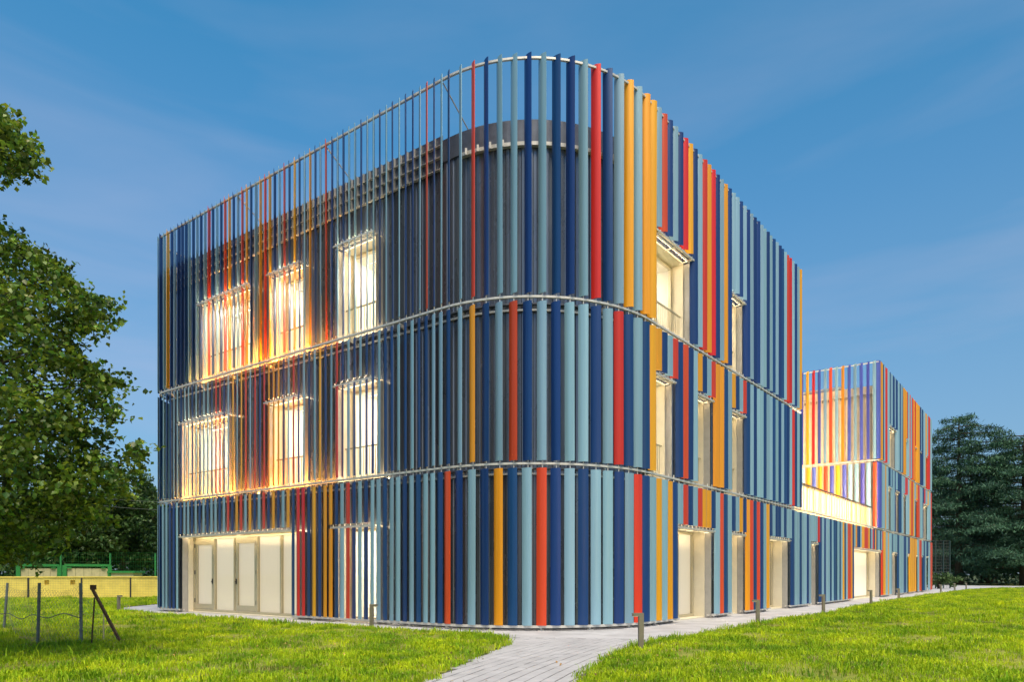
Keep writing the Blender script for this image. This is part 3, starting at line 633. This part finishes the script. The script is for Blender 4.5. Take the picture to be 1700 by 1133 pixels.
# path pavers, rows bending to the right
def warp(p, q): return (p+.27*q+.022*q*q, 6.0+q)
pv = []
pw, pl, gap = .19, .24, .02
pathpoly = [(-3.2, 2), (-.4, 2)]+rightB[:7]+[(3.0, 13.2), (.2, 13.6), (-1.5, 13.9)]+[q for q in leftB[5:]]
cand = []
for r in range(-30, 34):
    k = 0; off = (r % 2)*pl/2; q = off
    while q < 8.6:
        cx, cy = warp(r*pw, q+pl/2); cand.append((cy, r*pw, q, cx)); q += pl
ins = inside(pathpoly, np.array([c[3] for c in cand]), np.array([c[0] for c in cand]))
cand = [c for c, i_ in zip(cand, ins) if i_ and c[0] > 7.2]; cand.sort()
pathroot = empty('path', (0, 0, 0), kind='structure')
def paver_geo(m, c, z=None):
    _, p, q, _ = c; z = random.uniform(.008, .013); q0, q1, p0, p1 = q+gap/5, q+pl-gap/5, p-pw/2+gap/2, p+pw/2-gap/2
    a, b, c_, d_ = warp(p0, q0), warp(p1, q0), warp(p1, q1), warp(p0, q1); e_ = .006
    cx = sum(t_[0] for t_ in (a, b, c_, d_))/4; cy = sum(t_[1] for t_ in (a, b, c_, d_))/4
    ins_ = [(x+(cx-x)*.05, y+(cy-y)*.05) for x, y in (a, b, c_, d_)]
    n = len(m.v); m.v += [(x, y, .002) for x, y in (a, b, c_, d_)]+[(x, y, z-.003) for x, y in (a, b, c_, d_)]+[(x, y, z) for x, y in ins_]
    for k in range(4):
        k2 = (k+1) % 4; m.f += [(n+k, n+k2, n+4+k2, n+4+k), (n+4+k, n+4+k2, n+8+k2, n+8+k)]
    m.f.append((n+8, n+9, n+10, n+11))
for c in cand[:300]:
    m = MB(); paver_geo(m, c); m.build('paver', M['pave'], pathroot)
m = MB()
for c in cand[300:]: paver_geo(m, c)
m.build('pavers', M['pave'], pathroot, kind='stuff')
ngon('path_bed', pathpoly, .004, 'joint').parent = pathroot

# ------------------------------------------------------------------ bollards
BOL = [((617, 1045), .60, 'steel bollard light on the left lawn edge in front of the slatted door'),
       ((197, 1016), .58, 'pale bollard light at the far left corner of the paving near the yellow wall'),
       ((1064, 1082), .66, 'nearest bollard light, standing in the grass right of the block path'),
       ((1258, 1037), .65, 'bollard light in front of the yellow slats, second along the right lawn'),
       ((1367, 1020.5), .66, 'third bollard light along the right lawn edge, before the narrow doorway'),
       ((1446, 1006), .66, 'bollard light in front of the wide plain doorway of the rear wing'),
       ((1492, 997), .60, 'bollard light beside the slender doors of the rear wing'),
       ((1562, 984), .57, 'bollard light just past the far end of the rear wing, nearest of the last three'),
       ((1585, 980.5), .57, 'middle one of the last three small bollard lights by the cedars'),
       ((1604, 979.3), .57, 'farthest bollard light, at the right end of the row by the cedars')]
for (u, v), h, lab in BOL:
    x, y = G(u, v); rz = math.radians(8) if u > 900 else math.radians(-20)
    r = empty('bollard_light', (x, y, 0), rz, label=lab, cat='bollard light', group='bollard lights along the paving')
    s = -1 if u > 900 else 1
    m = MB(); m.box((0, 0, h/2+.005), .085, .075, h+.01); m.build('bollard_post', M['bollard'], r)
    m = MB(); m.box((s*.097, 0, h-.017), .108, .075, .053); m.build('lamp_head', M['bollard'], r)
    m = MB(); m.box((s*.10, 0, h-.047), .085, .055, .006); m.build('lamp_lens', M['lens'], r)
    m = MB(); m.box((0, 0, .012), .15, .13, .022); m.build('base_plate', M['bollard'], r)

# ------------------------------------------------------------------ broken wire fence on the left
def GP(u, v, z=0.): x, y = G(u, v); return Vector((x, y, z))
fen = empty('wire_fence', (0, 0, 0), label='broken wire fence with grey steel posts and sagging mesh in the left foreground', cat='fence')
posts = [((6, 1050), (12.5, 968.7)), ((62.5, 1076), (65.4, 968.7)), ((135, 1080), (134, 968.7))]
tops = []
for (ub, vb), (ut, vt) in posts:
    b = GP(ub, vb); z = EYE-(vt-V0)*b.y/F; t_ = Vector(((ut-850)/F*b.y, b.y, z)); tops.append((b, t_))
    m = MB(); m.tube(b-Vector((0, 0, .05)), t_, .026, .026, 4)
    for k in range(6): q = b.lerp(t_, .15+.14*k); m.box(q, .07, .02, .015)
    m.build('fence_post', M['post'], fen)
b = GP(208.6, 1080); y = b.y+.3; t_ = Vector(((152-850)/F*y, y, EYE-(976-V0)*y/F))
m = MB(); m.tube(b-Vector((0, 0, .04)), t_, .03, .03, 4); m.box(t_+Vector((.03, 0, .0)), .09, .05, .09); m.build('leaning_post', M['rust'], fen)
b2 = GP(151, 1085); y = b2.y; m = MB(); m.tube(b2, Vector(((157-850)/F*y, y, EYE-(993-V0)*y/F)), .013, .013, 5); m.build('strut', M['rust'], fen)
b3 = GP(172, 1075); y = b3.y; m = MB(); m.tube(b3, Vector(((172-850)/F*y, y, EYE-(1012-V0)*y/F)), .012, .012, 5); m.build('stake', M['beige'], fen)
def chain(b0, t0, b1, t1, nu, nv, sag):
    m = MB(); pt = {}
    for i in range(nu+1):
        for j in range(nv+1):
            s_ = i/nu; h = j/nv; p = b0.lerp(b1, s_).lerp(t0.lerp(t1, s_), h*.93+.04); p.z -= sag*math.sin(math.pi*s_)*h*h; p.y += .05*math.sin(s_*9+h*4); p.x += random.uniform(-.008, .008); pt[i, j] = p
    for i in range(nu):
        for j in range(nv):
            if (i+j) % 2 == 0: m.tube(pt[i, j], pt[i+1, j+1], .0018, None, 3, False)
            else: m.tube(pt[i+1, j], pt[i, j+1], .0018, None, 3, False)
    return m
for k in range(2): chain(*tops[k], *tops[k+1], 34, 22, .12).build('wire_mesh', M['wire'], fen, kind='stuff')
e0 = (tops[2][0], tops[2][1]); chain(e0[0], e0[1], b2+Vector((.5, .2, 0)), Vector((t_.x, t_.y, t_.z*.9)), 10, 20, .2).build('wire_mesh', M['wire'], fen, kind='stuff')
l0 = tops[0][0]+Vector((-4, 3, 0)); chain(l0, l0+Vector((0, 0, 1.1)), *tops[0], 44, 20, .1).build('wire_mesh', M['wire'], fen, kind='stuff')
m = MB(); p0 = l0+Vector((0, 0, .5)); pts = []
for k in range(25):
    s_ = k/24; p = (tops[0][0].lerp(tops[2][0], s_)); p = Vector((p.x, p.y-.04, .42+.28*max(0, s_-.35)**.8+.04*math.sin(s_*17))); pts.append(p)
m.path([p0]+pts, .009, 5); m.build('loose_cable', M['black'], fen)

# ------------------------------------------------------------------ yellow wall and what stands behind it
yA = Vector((-29.5, 32.0)); yB = Vector((-16.2, 36.2)); dv = (yB-yA); yl = dv.length; dv.normalize(); rz = math.atan2(dv.y, dv.x); nv_ = Vector((dv.y, -dv.x))
yw = empty('garden_wall', (0, 0, 0), label='low yellow rendered wall with dark stains at the left beyond the lawn', cat='wall')
def YW(s_, off=0): p = yA+dv*s_+nv_*off; return p
m = MB(); vents = [(t_, .32) for t_ in ()]
def sY(u):                                        # length along the wall seen at column u
    r = Vector(((u-850)/F, 1)); mtx = np.array([[r.x, -dv.x], [r.y, -dv.y]]); s_, t2 = np.linalg.solve(mtx, np.array([yA.x, yA.y])); return float(t2)
holes = [(sY(75), sY(83)), (sY(118), sY(126))]
xs_ = [0]+[x for h in holes for x in h]+[yl]
for k in range(0, len(xs_), 2):
    a, b = xs_[k], xs_[k+1]; c = YW((a+b)/2); m.box((c.x, c.y, .56), b-a, .22, 1.24, rz)
for a, b in holes:
    c = YW((a+b)/2); m.box((c.x, c.y, .37), b-a, .22, .86, rz); m.box((c.x, c.y, 1.11), b-a, .22, .14, rz); c2 = YW((a+b)/2, -.08); m.box((c2.x, c2.y, .92), b-a, .05, .24, rz)
m.build('wall_body', M['yellow'], yw)
s_ = 0
while s_ < yl-1.9: c = YW(s_+.98); m = MB(); m.box((c.x, c.y, 1.21), 1.93, .30, .06, rz); m.build('coping', M['yellow'], yw); s_ += 1.95
pf = empty('mesh_fence', (0, 0, 0), label='thin welded mesh fence on black posts in front of the yellow wall', cat='fence')
for u in (-60, 59, 145, 224, 300):
    c = YW(sY(u), .9); m = MB(); m.box((c.x, c.y, .58), .07, .07, 1.2, rz); m.build('fence_post', M['black'], pf)
m = MB(); c0 = YW(0, .9); c1 = YW(yl, .9)
for k in range(13): z = .06+k*.09; m.tube((c0.x, c0.y, z), (c1.x, c1.y, z), .004, None, 3, False)
for k in range(190): p = YW(yl*k/190, .9); m.tube((p.x, p.y, .05), (p.x, p.y, 1.15), .003, None, 3, False)
m.build('wire_mesh', M['wire'], pf, kind='stuff')
def far_pt(u, y): return Vector(((u-850)/F*y, y, 0))
def zz(v, y): return EYE-(v-V0)*y/F
for u0, u1, lab in ((30, 98, 'green framed beige steel gate behind the yellow wall, left one of the pair'), (107, 182, 'green framed beige steel gate behind the yellow wall, right one of the pair')):
    y0, y1 = 40, 41.5; a, b = far_pt(u0, y0), far_pt(u1, y1); dd = b-a; r_ = math.atan2(dd.y, dd.x); L_ = dd.length; zt = zz(937, 40)
    gt = empty('steel_gate', (0, 0, 0), label=lab, cat='gate'); c = (a+b)/2
    m = MB(); m.box((c.x, c.y, zt-.08), L_, .12, .16, r_)
    for q in (a, b): m.box((q.x, q.y, zt/2), .22, .12, zt-.17, r_)
    m.build('gate_frame', M['green'], gt)
    n_ = 5
    for k in range(n_): q = a.lerp(b, (k+.5)/n_*.9+.05); m = MB(); m.box((q.x, q.y+.04, zt/2-.1), L_*.9/n_-.015, .04, zt-.35, r_); m.build('gate_panel', M['beige'], gt)
    for q in (a.lerp(b, .12), a.lerp(b, .88)): m = MB(); m.box((q.x, q.y-.09, zt-.25), .25, .06, .07, r_); m.build('hinge', M['green'], gt)
bn = empty('waste_container', (*far_pt(210, 42)[:2], 0), label='small beige container with a pale green lid behind the yellow wall', cat='container')
m = MB(); m.box((0, 0, .72), 1.5, 1, 1.44); m.build('container_body', M['beige'], bn); m = MB(); m.box((0, 0, 1.50), 1.8, 1.2, .12); m.build('lid', M['green'], bn)
for nm, uu, y, zt, lab in (('sports_fence', (-40, 101, 183, 258), 43, 2.75, 'tall green mesh fence with green posts behind the yellow wall'),
                           ('sports_fence', (1541, 1553, 1566, 1577), 62, 4.6, 'tall dark netting fence past the far end of the rear wing')):
    fo = empty(nm, (0, 0, 0), label=lab, cat='fence')
    P_ = [far_pt(u, y) for u in uu]
    for p in P_: m = MB(); m.box((p.x, p.y, zt/2), .08, .08, zt); m.build('fence_post', M['green' if uu[0] < 1000 else 'netpost'], fo)
    m = MB()
    for k in range(int(zt/.3)+1): m.tube((P_[0].x, y, .1+k*.3), (P_[-1].x, y, .1+k*.3), .012 if uu[0] > 1000 else .005, None, 3, False)
    L_ = P_[-1].x-P_[0].x
    for k in range(int(L_/.16)): m.tube((P_[0].x+k*.16, y, .05), (P_[0].x+k*.16, y, zt), .009 if uu[0] > 1000 else .004, None, 3, False)
    m.build('wire_mesh', M['green' if uu[0] < 1000 else 'wire'], fo, kind='stuff')
for (u0, v0_, u1, v1, lab) in ((100, 806, 270, 824, 'upper overhead cable in front of the trees at far left'), (100, 817, 270, 838, 'lower overhead cable in front of the trees at far left')):
    m = MB(); a = far_pt(u0-200, 40); a.z = zz(v0_-22, 40); b = far_pt(u1+120, 40); b.z = zz(v1+11, 40); pts = []
    for k in range(13): s_ = k/12; p = a.lerp(b, s_); p.z -= .6*4*s_*(1-s_); pts.append(p)
    m.path(pts, .012, 4); tag(m.build('overhead_cable', M['wire']), lab, 'cable', 'overhead cables at far left')

# ------------------------------------------------------------------ trees
def leaf_mesh(name, C_, size, mt, aspect=.62, droop=.4, fold=.12):
    n = len(C_); th = rng.uniform(0, 2*np.pi, n); el = -droop+rng.normal(0, .55, n)
    ax = np.stack([np.cos(th)*np.cos(el), np.sin(th)*np.cos(el), np.sin(el)], 1)
    up = rng.normal(0, .45, (n, 3))+np.array([0, 0, 1.]); sd = np.cross(ax, up); sd /= np.linalg.norm(sd, axis=1)[:, None]+1e-9; nn = np.cross(sd, ax)
    s = size*rng.uniform(.6, 1.25, n)[:, None]
    p0 = C_-ax*s*.5; p2 = C_+ax*s*.5; p1 = C_+sd*s*aspect*.5+nn*s*fold-ax*s*.08; p3 = C_-sd*s*aspect*.5+nn*s*fold-ax*s*.08
    V = np.stack([p0, p1, p2, p3], 1).reshape(-1, 3); i = np.arange(n)[:, None]*4
    return np_mesh(name, V, np.concatenate([i+[[0, 1, 2]], i+[[0, 2, 3]]]), mt)
def limbs(par, root, tips, r0, mt):
    m = MB()
    for t_ in tips:
        a = Vector(root); a.z = max(a.z, t_[2]*random.uniform(.25, .6)); b = Vector(t_); k1 = a.lerp(b, .35)+Vector((0, 0, .12*(b-a).length)); k2 = a.lerp(b, .7)+Vector((0, 0, .10*(b-a).length))
        rr = r0*random.uniform(.6, 1.1); m.tube(a, k1, rr, rr*.7, 6, False); m.tube(k1, k2, rr*.7, rr*.42, 5, False); m.tube(k2, b, rr*.42, rr*.12, 4, False)
    m.build('branches', mt, par, smooth=True)
# near linden at the left
sil = [(-200, 150), (0, 178), (24, 205), (8, 225), (45, 235), (64, 255), (66, 270), (30, 288), (0, 296), (-90, 300), (-110, 345), (-50, 362), (0, 378), (40, 400), (85, 428), (110, 452), (150, 485), (196, 506), (172, 530), (150, 545), (118, 560), (140, 590), (165, 612), (210, 634), (188, 655), (160, 665), (205, 692), (175, 712), (140, 722), (150, 745), (190, 750), (238, 738), (225, 760), (200, 775), (205, 805), (185, 825), (160, 835), (175, 860), (110, 880), (98, 905), (60, 915), (20, 935), (-60, 950), (-200, 900)]
silA = np.array(sil, float)
cl = []; lin_root = Vector((-11.8, 10.2, 0))
N_ = 5200; U_ = rng.uniform(-190, 240, N_); V_ = rng.uniform(150, 950, N_); ok = inside(silA, U_, V_)
U_, V_ = U_[ok], V_[ok]
D_ = edge_dist(np.vstack([silA, silA[:1]]), U_, V_)
keep = (D_ > 7) & (rng.random(len(U_)) < np.where(D_ < 60, .9, .8)); U_, V_, D_ = U_[keep], V_[keep], D_[keep]
nse = np.sin(U_*.045+1)*np.sin(V_*.052)+.5*np.sin(U_*.11+V_*.07); kp = nse > -.5; U_, V_, D_ = U_[kp], V_[kp], D_[kp]
Yc = 9.9+rng.uniform(-1, 1, len(U_))*np.clip(.35+D_/75, .35, 2.1)
CC = np.stack([(U_-850)/F*Yc, Yc, EYE-(V_-V0)*Yc/F], 1)
rad = np.clip(D_/1063*9.9, .07, .26)
lf = []
for c, r in zip(CC, rad):
    n = int(14+rng.integers(0, 16)); q = rng.normal(0, 1, (n, 3)); q /= np.linalg.norm(q, axis=1)[:, None]+1e-9
    lf.append(c+q*(rng.random((n, 1))**.5)*np.array([r*1.25, r*1.25, r*.75]))
# ragged sprays reaching past the outline
for k in range(330):
    j = rng.integers(0, len(silA)-1); t_ = rng.random(); u_, v_ = silA[j]*(1-t_)+silA[j+1]*t_
    if u_ < -20: continue
    an = rng.normal(.15, .5); Ls = rng.uniform(8, 30); y_ = 9.9+rng.uniform(-.7, .7); n = int(5+Ls*.45); q = rng.random((n, 1))
    c0 = np.array([(u_-14-850)/F*y_, y_, EYE-(v_-V0)*y_/F]); dvec = np.array([math.cos(an), rng.normal(0, .3), -math.sin(an)])*(Ls+14)/F*y_
    lf.append(c0+dvec*q+rng.normal(0, .035, (n, 3))+np.array([0, 0, -.03])*q*q)
lf = np.concatenate(lf)
lin = empty('linden_tree', tuple(lin_root), label='broad leafy linden tree with bright leaf tips filling the left edge', cat='tree')
lin.location = (0, 0, 0)
link('crown', leaf_mesh('crown', lf, .088, M['leaf'], aspect=.8, droop=.6), lin, kind='stuff')
m = MB(); m.tube(lin_root, lin_root+Vector((.1, 0, 3.2)), .26, .2, 10); m.tube(lin_root+Vector((.1, 0, 3.2)), lin_root+Vector((.5, .1, 8.5)), .2, .06, 8); m.build('trunk', M['bark'], lin, smooth=True)
sel = rng.choice(len(CC), 150, replace=False); limbs(lin, lin_root+Vector((.1, 0, 0)), [tuple(CC[i]) for i in sel], .045, M['bark'])

def round_tree(name, x, y, h, w, base_z, n, size, mt, label, cat='tree', group=None, nclump=70, seedv=0):
    r = empty(name, (x, y, 0), label=label, cat=cat, group=group); cs = []
    for k in range(nclump):
        a = rng.uniform(0, 2*np.pi); e_ = rng.uniform(-.9, 1); rr = (rng.random()**.4)
        cs.append((w/2*rr*np.cos(a)*np.sqrt(1-e_*e_*.8), w/2*rr*np.sin(a)*np.sqrt(1-e_*e_*.8), base_z+(h-base_z)*(.5+.47*e_*rr)))
    cs = np.array(cs); L_ = []
    for c in cs:
        q = rng.normal(0, 1, (n//nclump, 3)); q /= np.linalg.norm(q, axis=1)[:, None]; R_ = w*rng.uniform(.09, .17); L_.append(c+q*rng.random((len(q), 1))**.35*np.array([R_, R_, R_*.7]))
    link('crown', leaf_mesh('crown', np.concatenate(L_), size, mt), r, kind='stuff')
    m = MB(); m.tube((0, 0, 0), (0, 0, h*.55), w*.035, w*.018, 8); m.build('trunk', M['bark'], r, smooth=True)
    limbs(r, (0, 0, h*.3), [tuple(c) for c in cs[:24]], w*.012, M['bark'])
x = far_pt(205, 52); round_tree('broadleaf_tree', x.x, 52, 10.4, 7.5, .8, 15000, .34, M['leafb'], 'dark broadleaf tree directly left of the rounded building, beyond the yellow wall', group='trees behind the yellow wall', nclump=110)
x = far_pt(115, 50); round_tree('broadleaf_tree', x.x, 50, 8.2, 7.5, .6, 14000, .34, M['leafb'], 'lighter bushy tree above the green steel gates', group='trees behind the yellow wall', nclump=100)
x = far_pt(20, 55); round_tree('broadleaf_tree', x.x, 55, 9, 9, .5, 12000, .36, M['leafb'], 'dark tree behind the lowest linden branches at far left', group='trees behind the yellow wall', nclump=90)
x = far_pt(270, 60); round_tree('broadleaf_tree', x.x, 60, 9.5, 8, .5, 9000, .4, M['leafb'], 'dark tree half hidden by the left end of the slatted building', group='trees behind the yellow wall', nclump=80)
x = far_pt(160, 62); round_tree('hedge', x.x, 58, 4.2, 26, .0, 12000, .4, M['leafb'], 'long dark hedge under the trees behind the yellow wall', cat='hedge', nclump=120)

def cedar(u, y, h, w, label, nt=25):
    p = far_pt(u, y); r = empty('cedar_tree', (p.x, p.y, 0), label=label, cat='tree', group='cedars beyond the rear wing')
    m = MB(); m.tube((0, 0, 0), (0, 0, h*.6), .5, .3, 8); m.tube((0, 0, h*.6), (0, 0, h*.97), .3, .06, 6); m.build('trunk', M['bark'], r, smooth=True)
    T_ = []; br = MB()
    for k in range(nt*4):
        f_ = (k+.5)/(nt*4); z = h*(.10+.88*f_); a = k*2.399+rng.uniform(-.3, .3); L_ = w/2*(1-.66*f_**2.6)*rng.uniform(.5, 1.1)*(.75 if f_ < .12 else 1)
        sl_ = rng.uniform(-.02, .16)
        def pos(s_): return np.array([math.cos(a)*L_*s_, math.sin(a)*L_*s_, z+L_*(sl_*s_*1.4-.16*s_*s_)])
        br.tube(tuple(pos(0)), tuple(pos(.5)), .09, .06, 4, False); br.tube(tuple(pos(.5)), tuple(pos(1)), .06, .015, 4, False)
        ns = int(26*L_)
        s_ = rng.uniform(.12, 1.04, ns)**.7; side = rng.normal(0, 1, ns)*(.11+.13*(1-np.abs(s_-.5)))*L_*.55
        c = np.stack([np.cos(a)*L_*s_-np.sin(a)*side, np.sin(a)*L_*s_+np.cos(a)*side, z+L_*(sl_*s_*1.4-.16*s_*s_)-np.abs(side)*.18+rng.normal(0, .16, ns)], 1)
        for dz in (0, -.16, -.3): T_.append(c+rng.normal(0, .20, c.shape)*np.array([1, 1, .45])+[0, 0, dz])
    T_ = np.concatenate(T_); link('crown', leaf_mesh('crown', T_, .50, M['needle'], aspect=.20, droop=.5, fold=.05), r, kind='stuff')
    br.build('branches', M['bark'], r)
cedar(1592, 84, 22.3, 20, 'large dark cedar with layered drooping branches next to the rear wing')
cedar(1700, 80, 19.3, 22, 'broad dark cedar at the right edge of the view')
cedar(1650, 100, 19.5, 22, 'dark cedar behind and between the two front cedars')
cedar(1530, 104, 20.0, 18, 'cedar half hidden behind the end of the rear wing')
x = far_pt(1640, 96); round_tree('hedge', x.x, 96, 5, 34, 0, 9000, .55, M['needle'], 'dark undergrowth below the cedars', cat='hedge', nclump=100)
x = far_pt(1558, 60); round_tree('shrub', x.x, 60, 1.5, 3.4, 0, 1500, .2, M['leafb'], 'low green shrub at the foot of the netting fence', cat='shrub', nclump=25)
v_ = np.array([[40, 62, -.02], [120, 62, -.02], [120, 90, -.02], [40, 90, -.02]], float)
m = MB(); m.quad(*[tuple(q) for q in v_]); m.build('lawn', M['soil'], kind='structure')

# weeds leaning over the paving edge
m = MB()
for line in (leftB, rightB):
    for (xa_, ya_), (xb_, yb_) in zip(line[:-1], line[1:]):
        L_ = math.hypot(xb_-xa_, yb_-ya_)
        if max(ya_, yb_) > 34: continue
        for k in range(int(L_*7)):
            t_ = random.random(); x0, y0 = xa_+(xb_-xa_)*t_+random.gauss(0, .06), ya_+(yb_-ya_)*t_+random.gauss(0, .06)
            for q in range(random.choice((2, 4, 9))):
                x, y = x0+random.gauss(0, .03), y0+random.gauss(0, .03); h = random.uniform(.05, .17); b = random.uniform(0, 6.28); ln = h*random.uniform(.3, 1.0); w = .005
                dx, dy = math.cos(b)*ln, math.sin(b)*ln; px, py = -math.sin(b)*w, math.cos(b)*w; n = len(m.v); z = .003
                m.v += [(x-px, y-py, z), (x+px, y+py, z), (x+dx*.4+px, y+dy*.4+py, z+h*.65), (x+dx*.4-px, y+dy*.4-py, z+h*.65), (x+dx, y+dy, z+h*.9)]; m.f += [(n, n+1, n+2, n+3), (n+3, n+2, n+4)]
m.build('edge_weeds', M['grass'], kind='stuff')
# taller weeds at the fence foot
wd = []
m = MB()
for k in range(340):
    u = random.uniform(0, 250); v = random.uniform(1052, 1110); x, y = G(u, v); h = random.uniform(.10, .32); b = random.uniform(0, 6.28); ln = h*random.uniform(.3, .9); w = .006
    dx, dy = math.cos(b)*ln, math.sin(b)*ln; px, py = -math.sin(b)*w, math.cos(b)*w; n = len(m.v); z = .03
    m.v += [(x-px, y-py, z), (x+px, y+py, z), (x+dx*.4+px, y+dy*.4+py, z+h*.65), (x+dx*.4-px, y+dy*.4-py, z+h*.65), (x+dx, y+dy, z+h*.9)]; m.f += [(n, n+1, n+2, n+3), (n+3, n+2, n+4)]
m.build('weeds', M['grass'], kind='stuff')

# fallen leaves scattered on grass and paving
n_ = 900; u_ = rng.uniform(-50, 1500, n_); y_ = 8+rng.random(n_)**1.6*16; x_ = (u_-850)/F*y_
lm = inside(leftPoly, x_, y_) | inside(rightPoly, x_, y_); z_ = np.where(lm, .10, .022)
ok = ~inside([P(a, -.1, 0)[:2] for a in np.linspace(AEND, AFR, 40)]+[tuple(backR), tuple(backL)], x_, y_) & (lm | (rng.random(n_) < .12))
M['litter'] = mat('fallen_leaf', (.20, .13, .04), rough=.9, col2=(.42, .30, .08), nscale=3, island=.4)
link('fallen_leaves', leaf_mesh('fallen_leaves', np.stack([x_, y_, z_], 1)[ok], .05, M['litter'], aspect=.7, droop=0), None, kind='stuff')
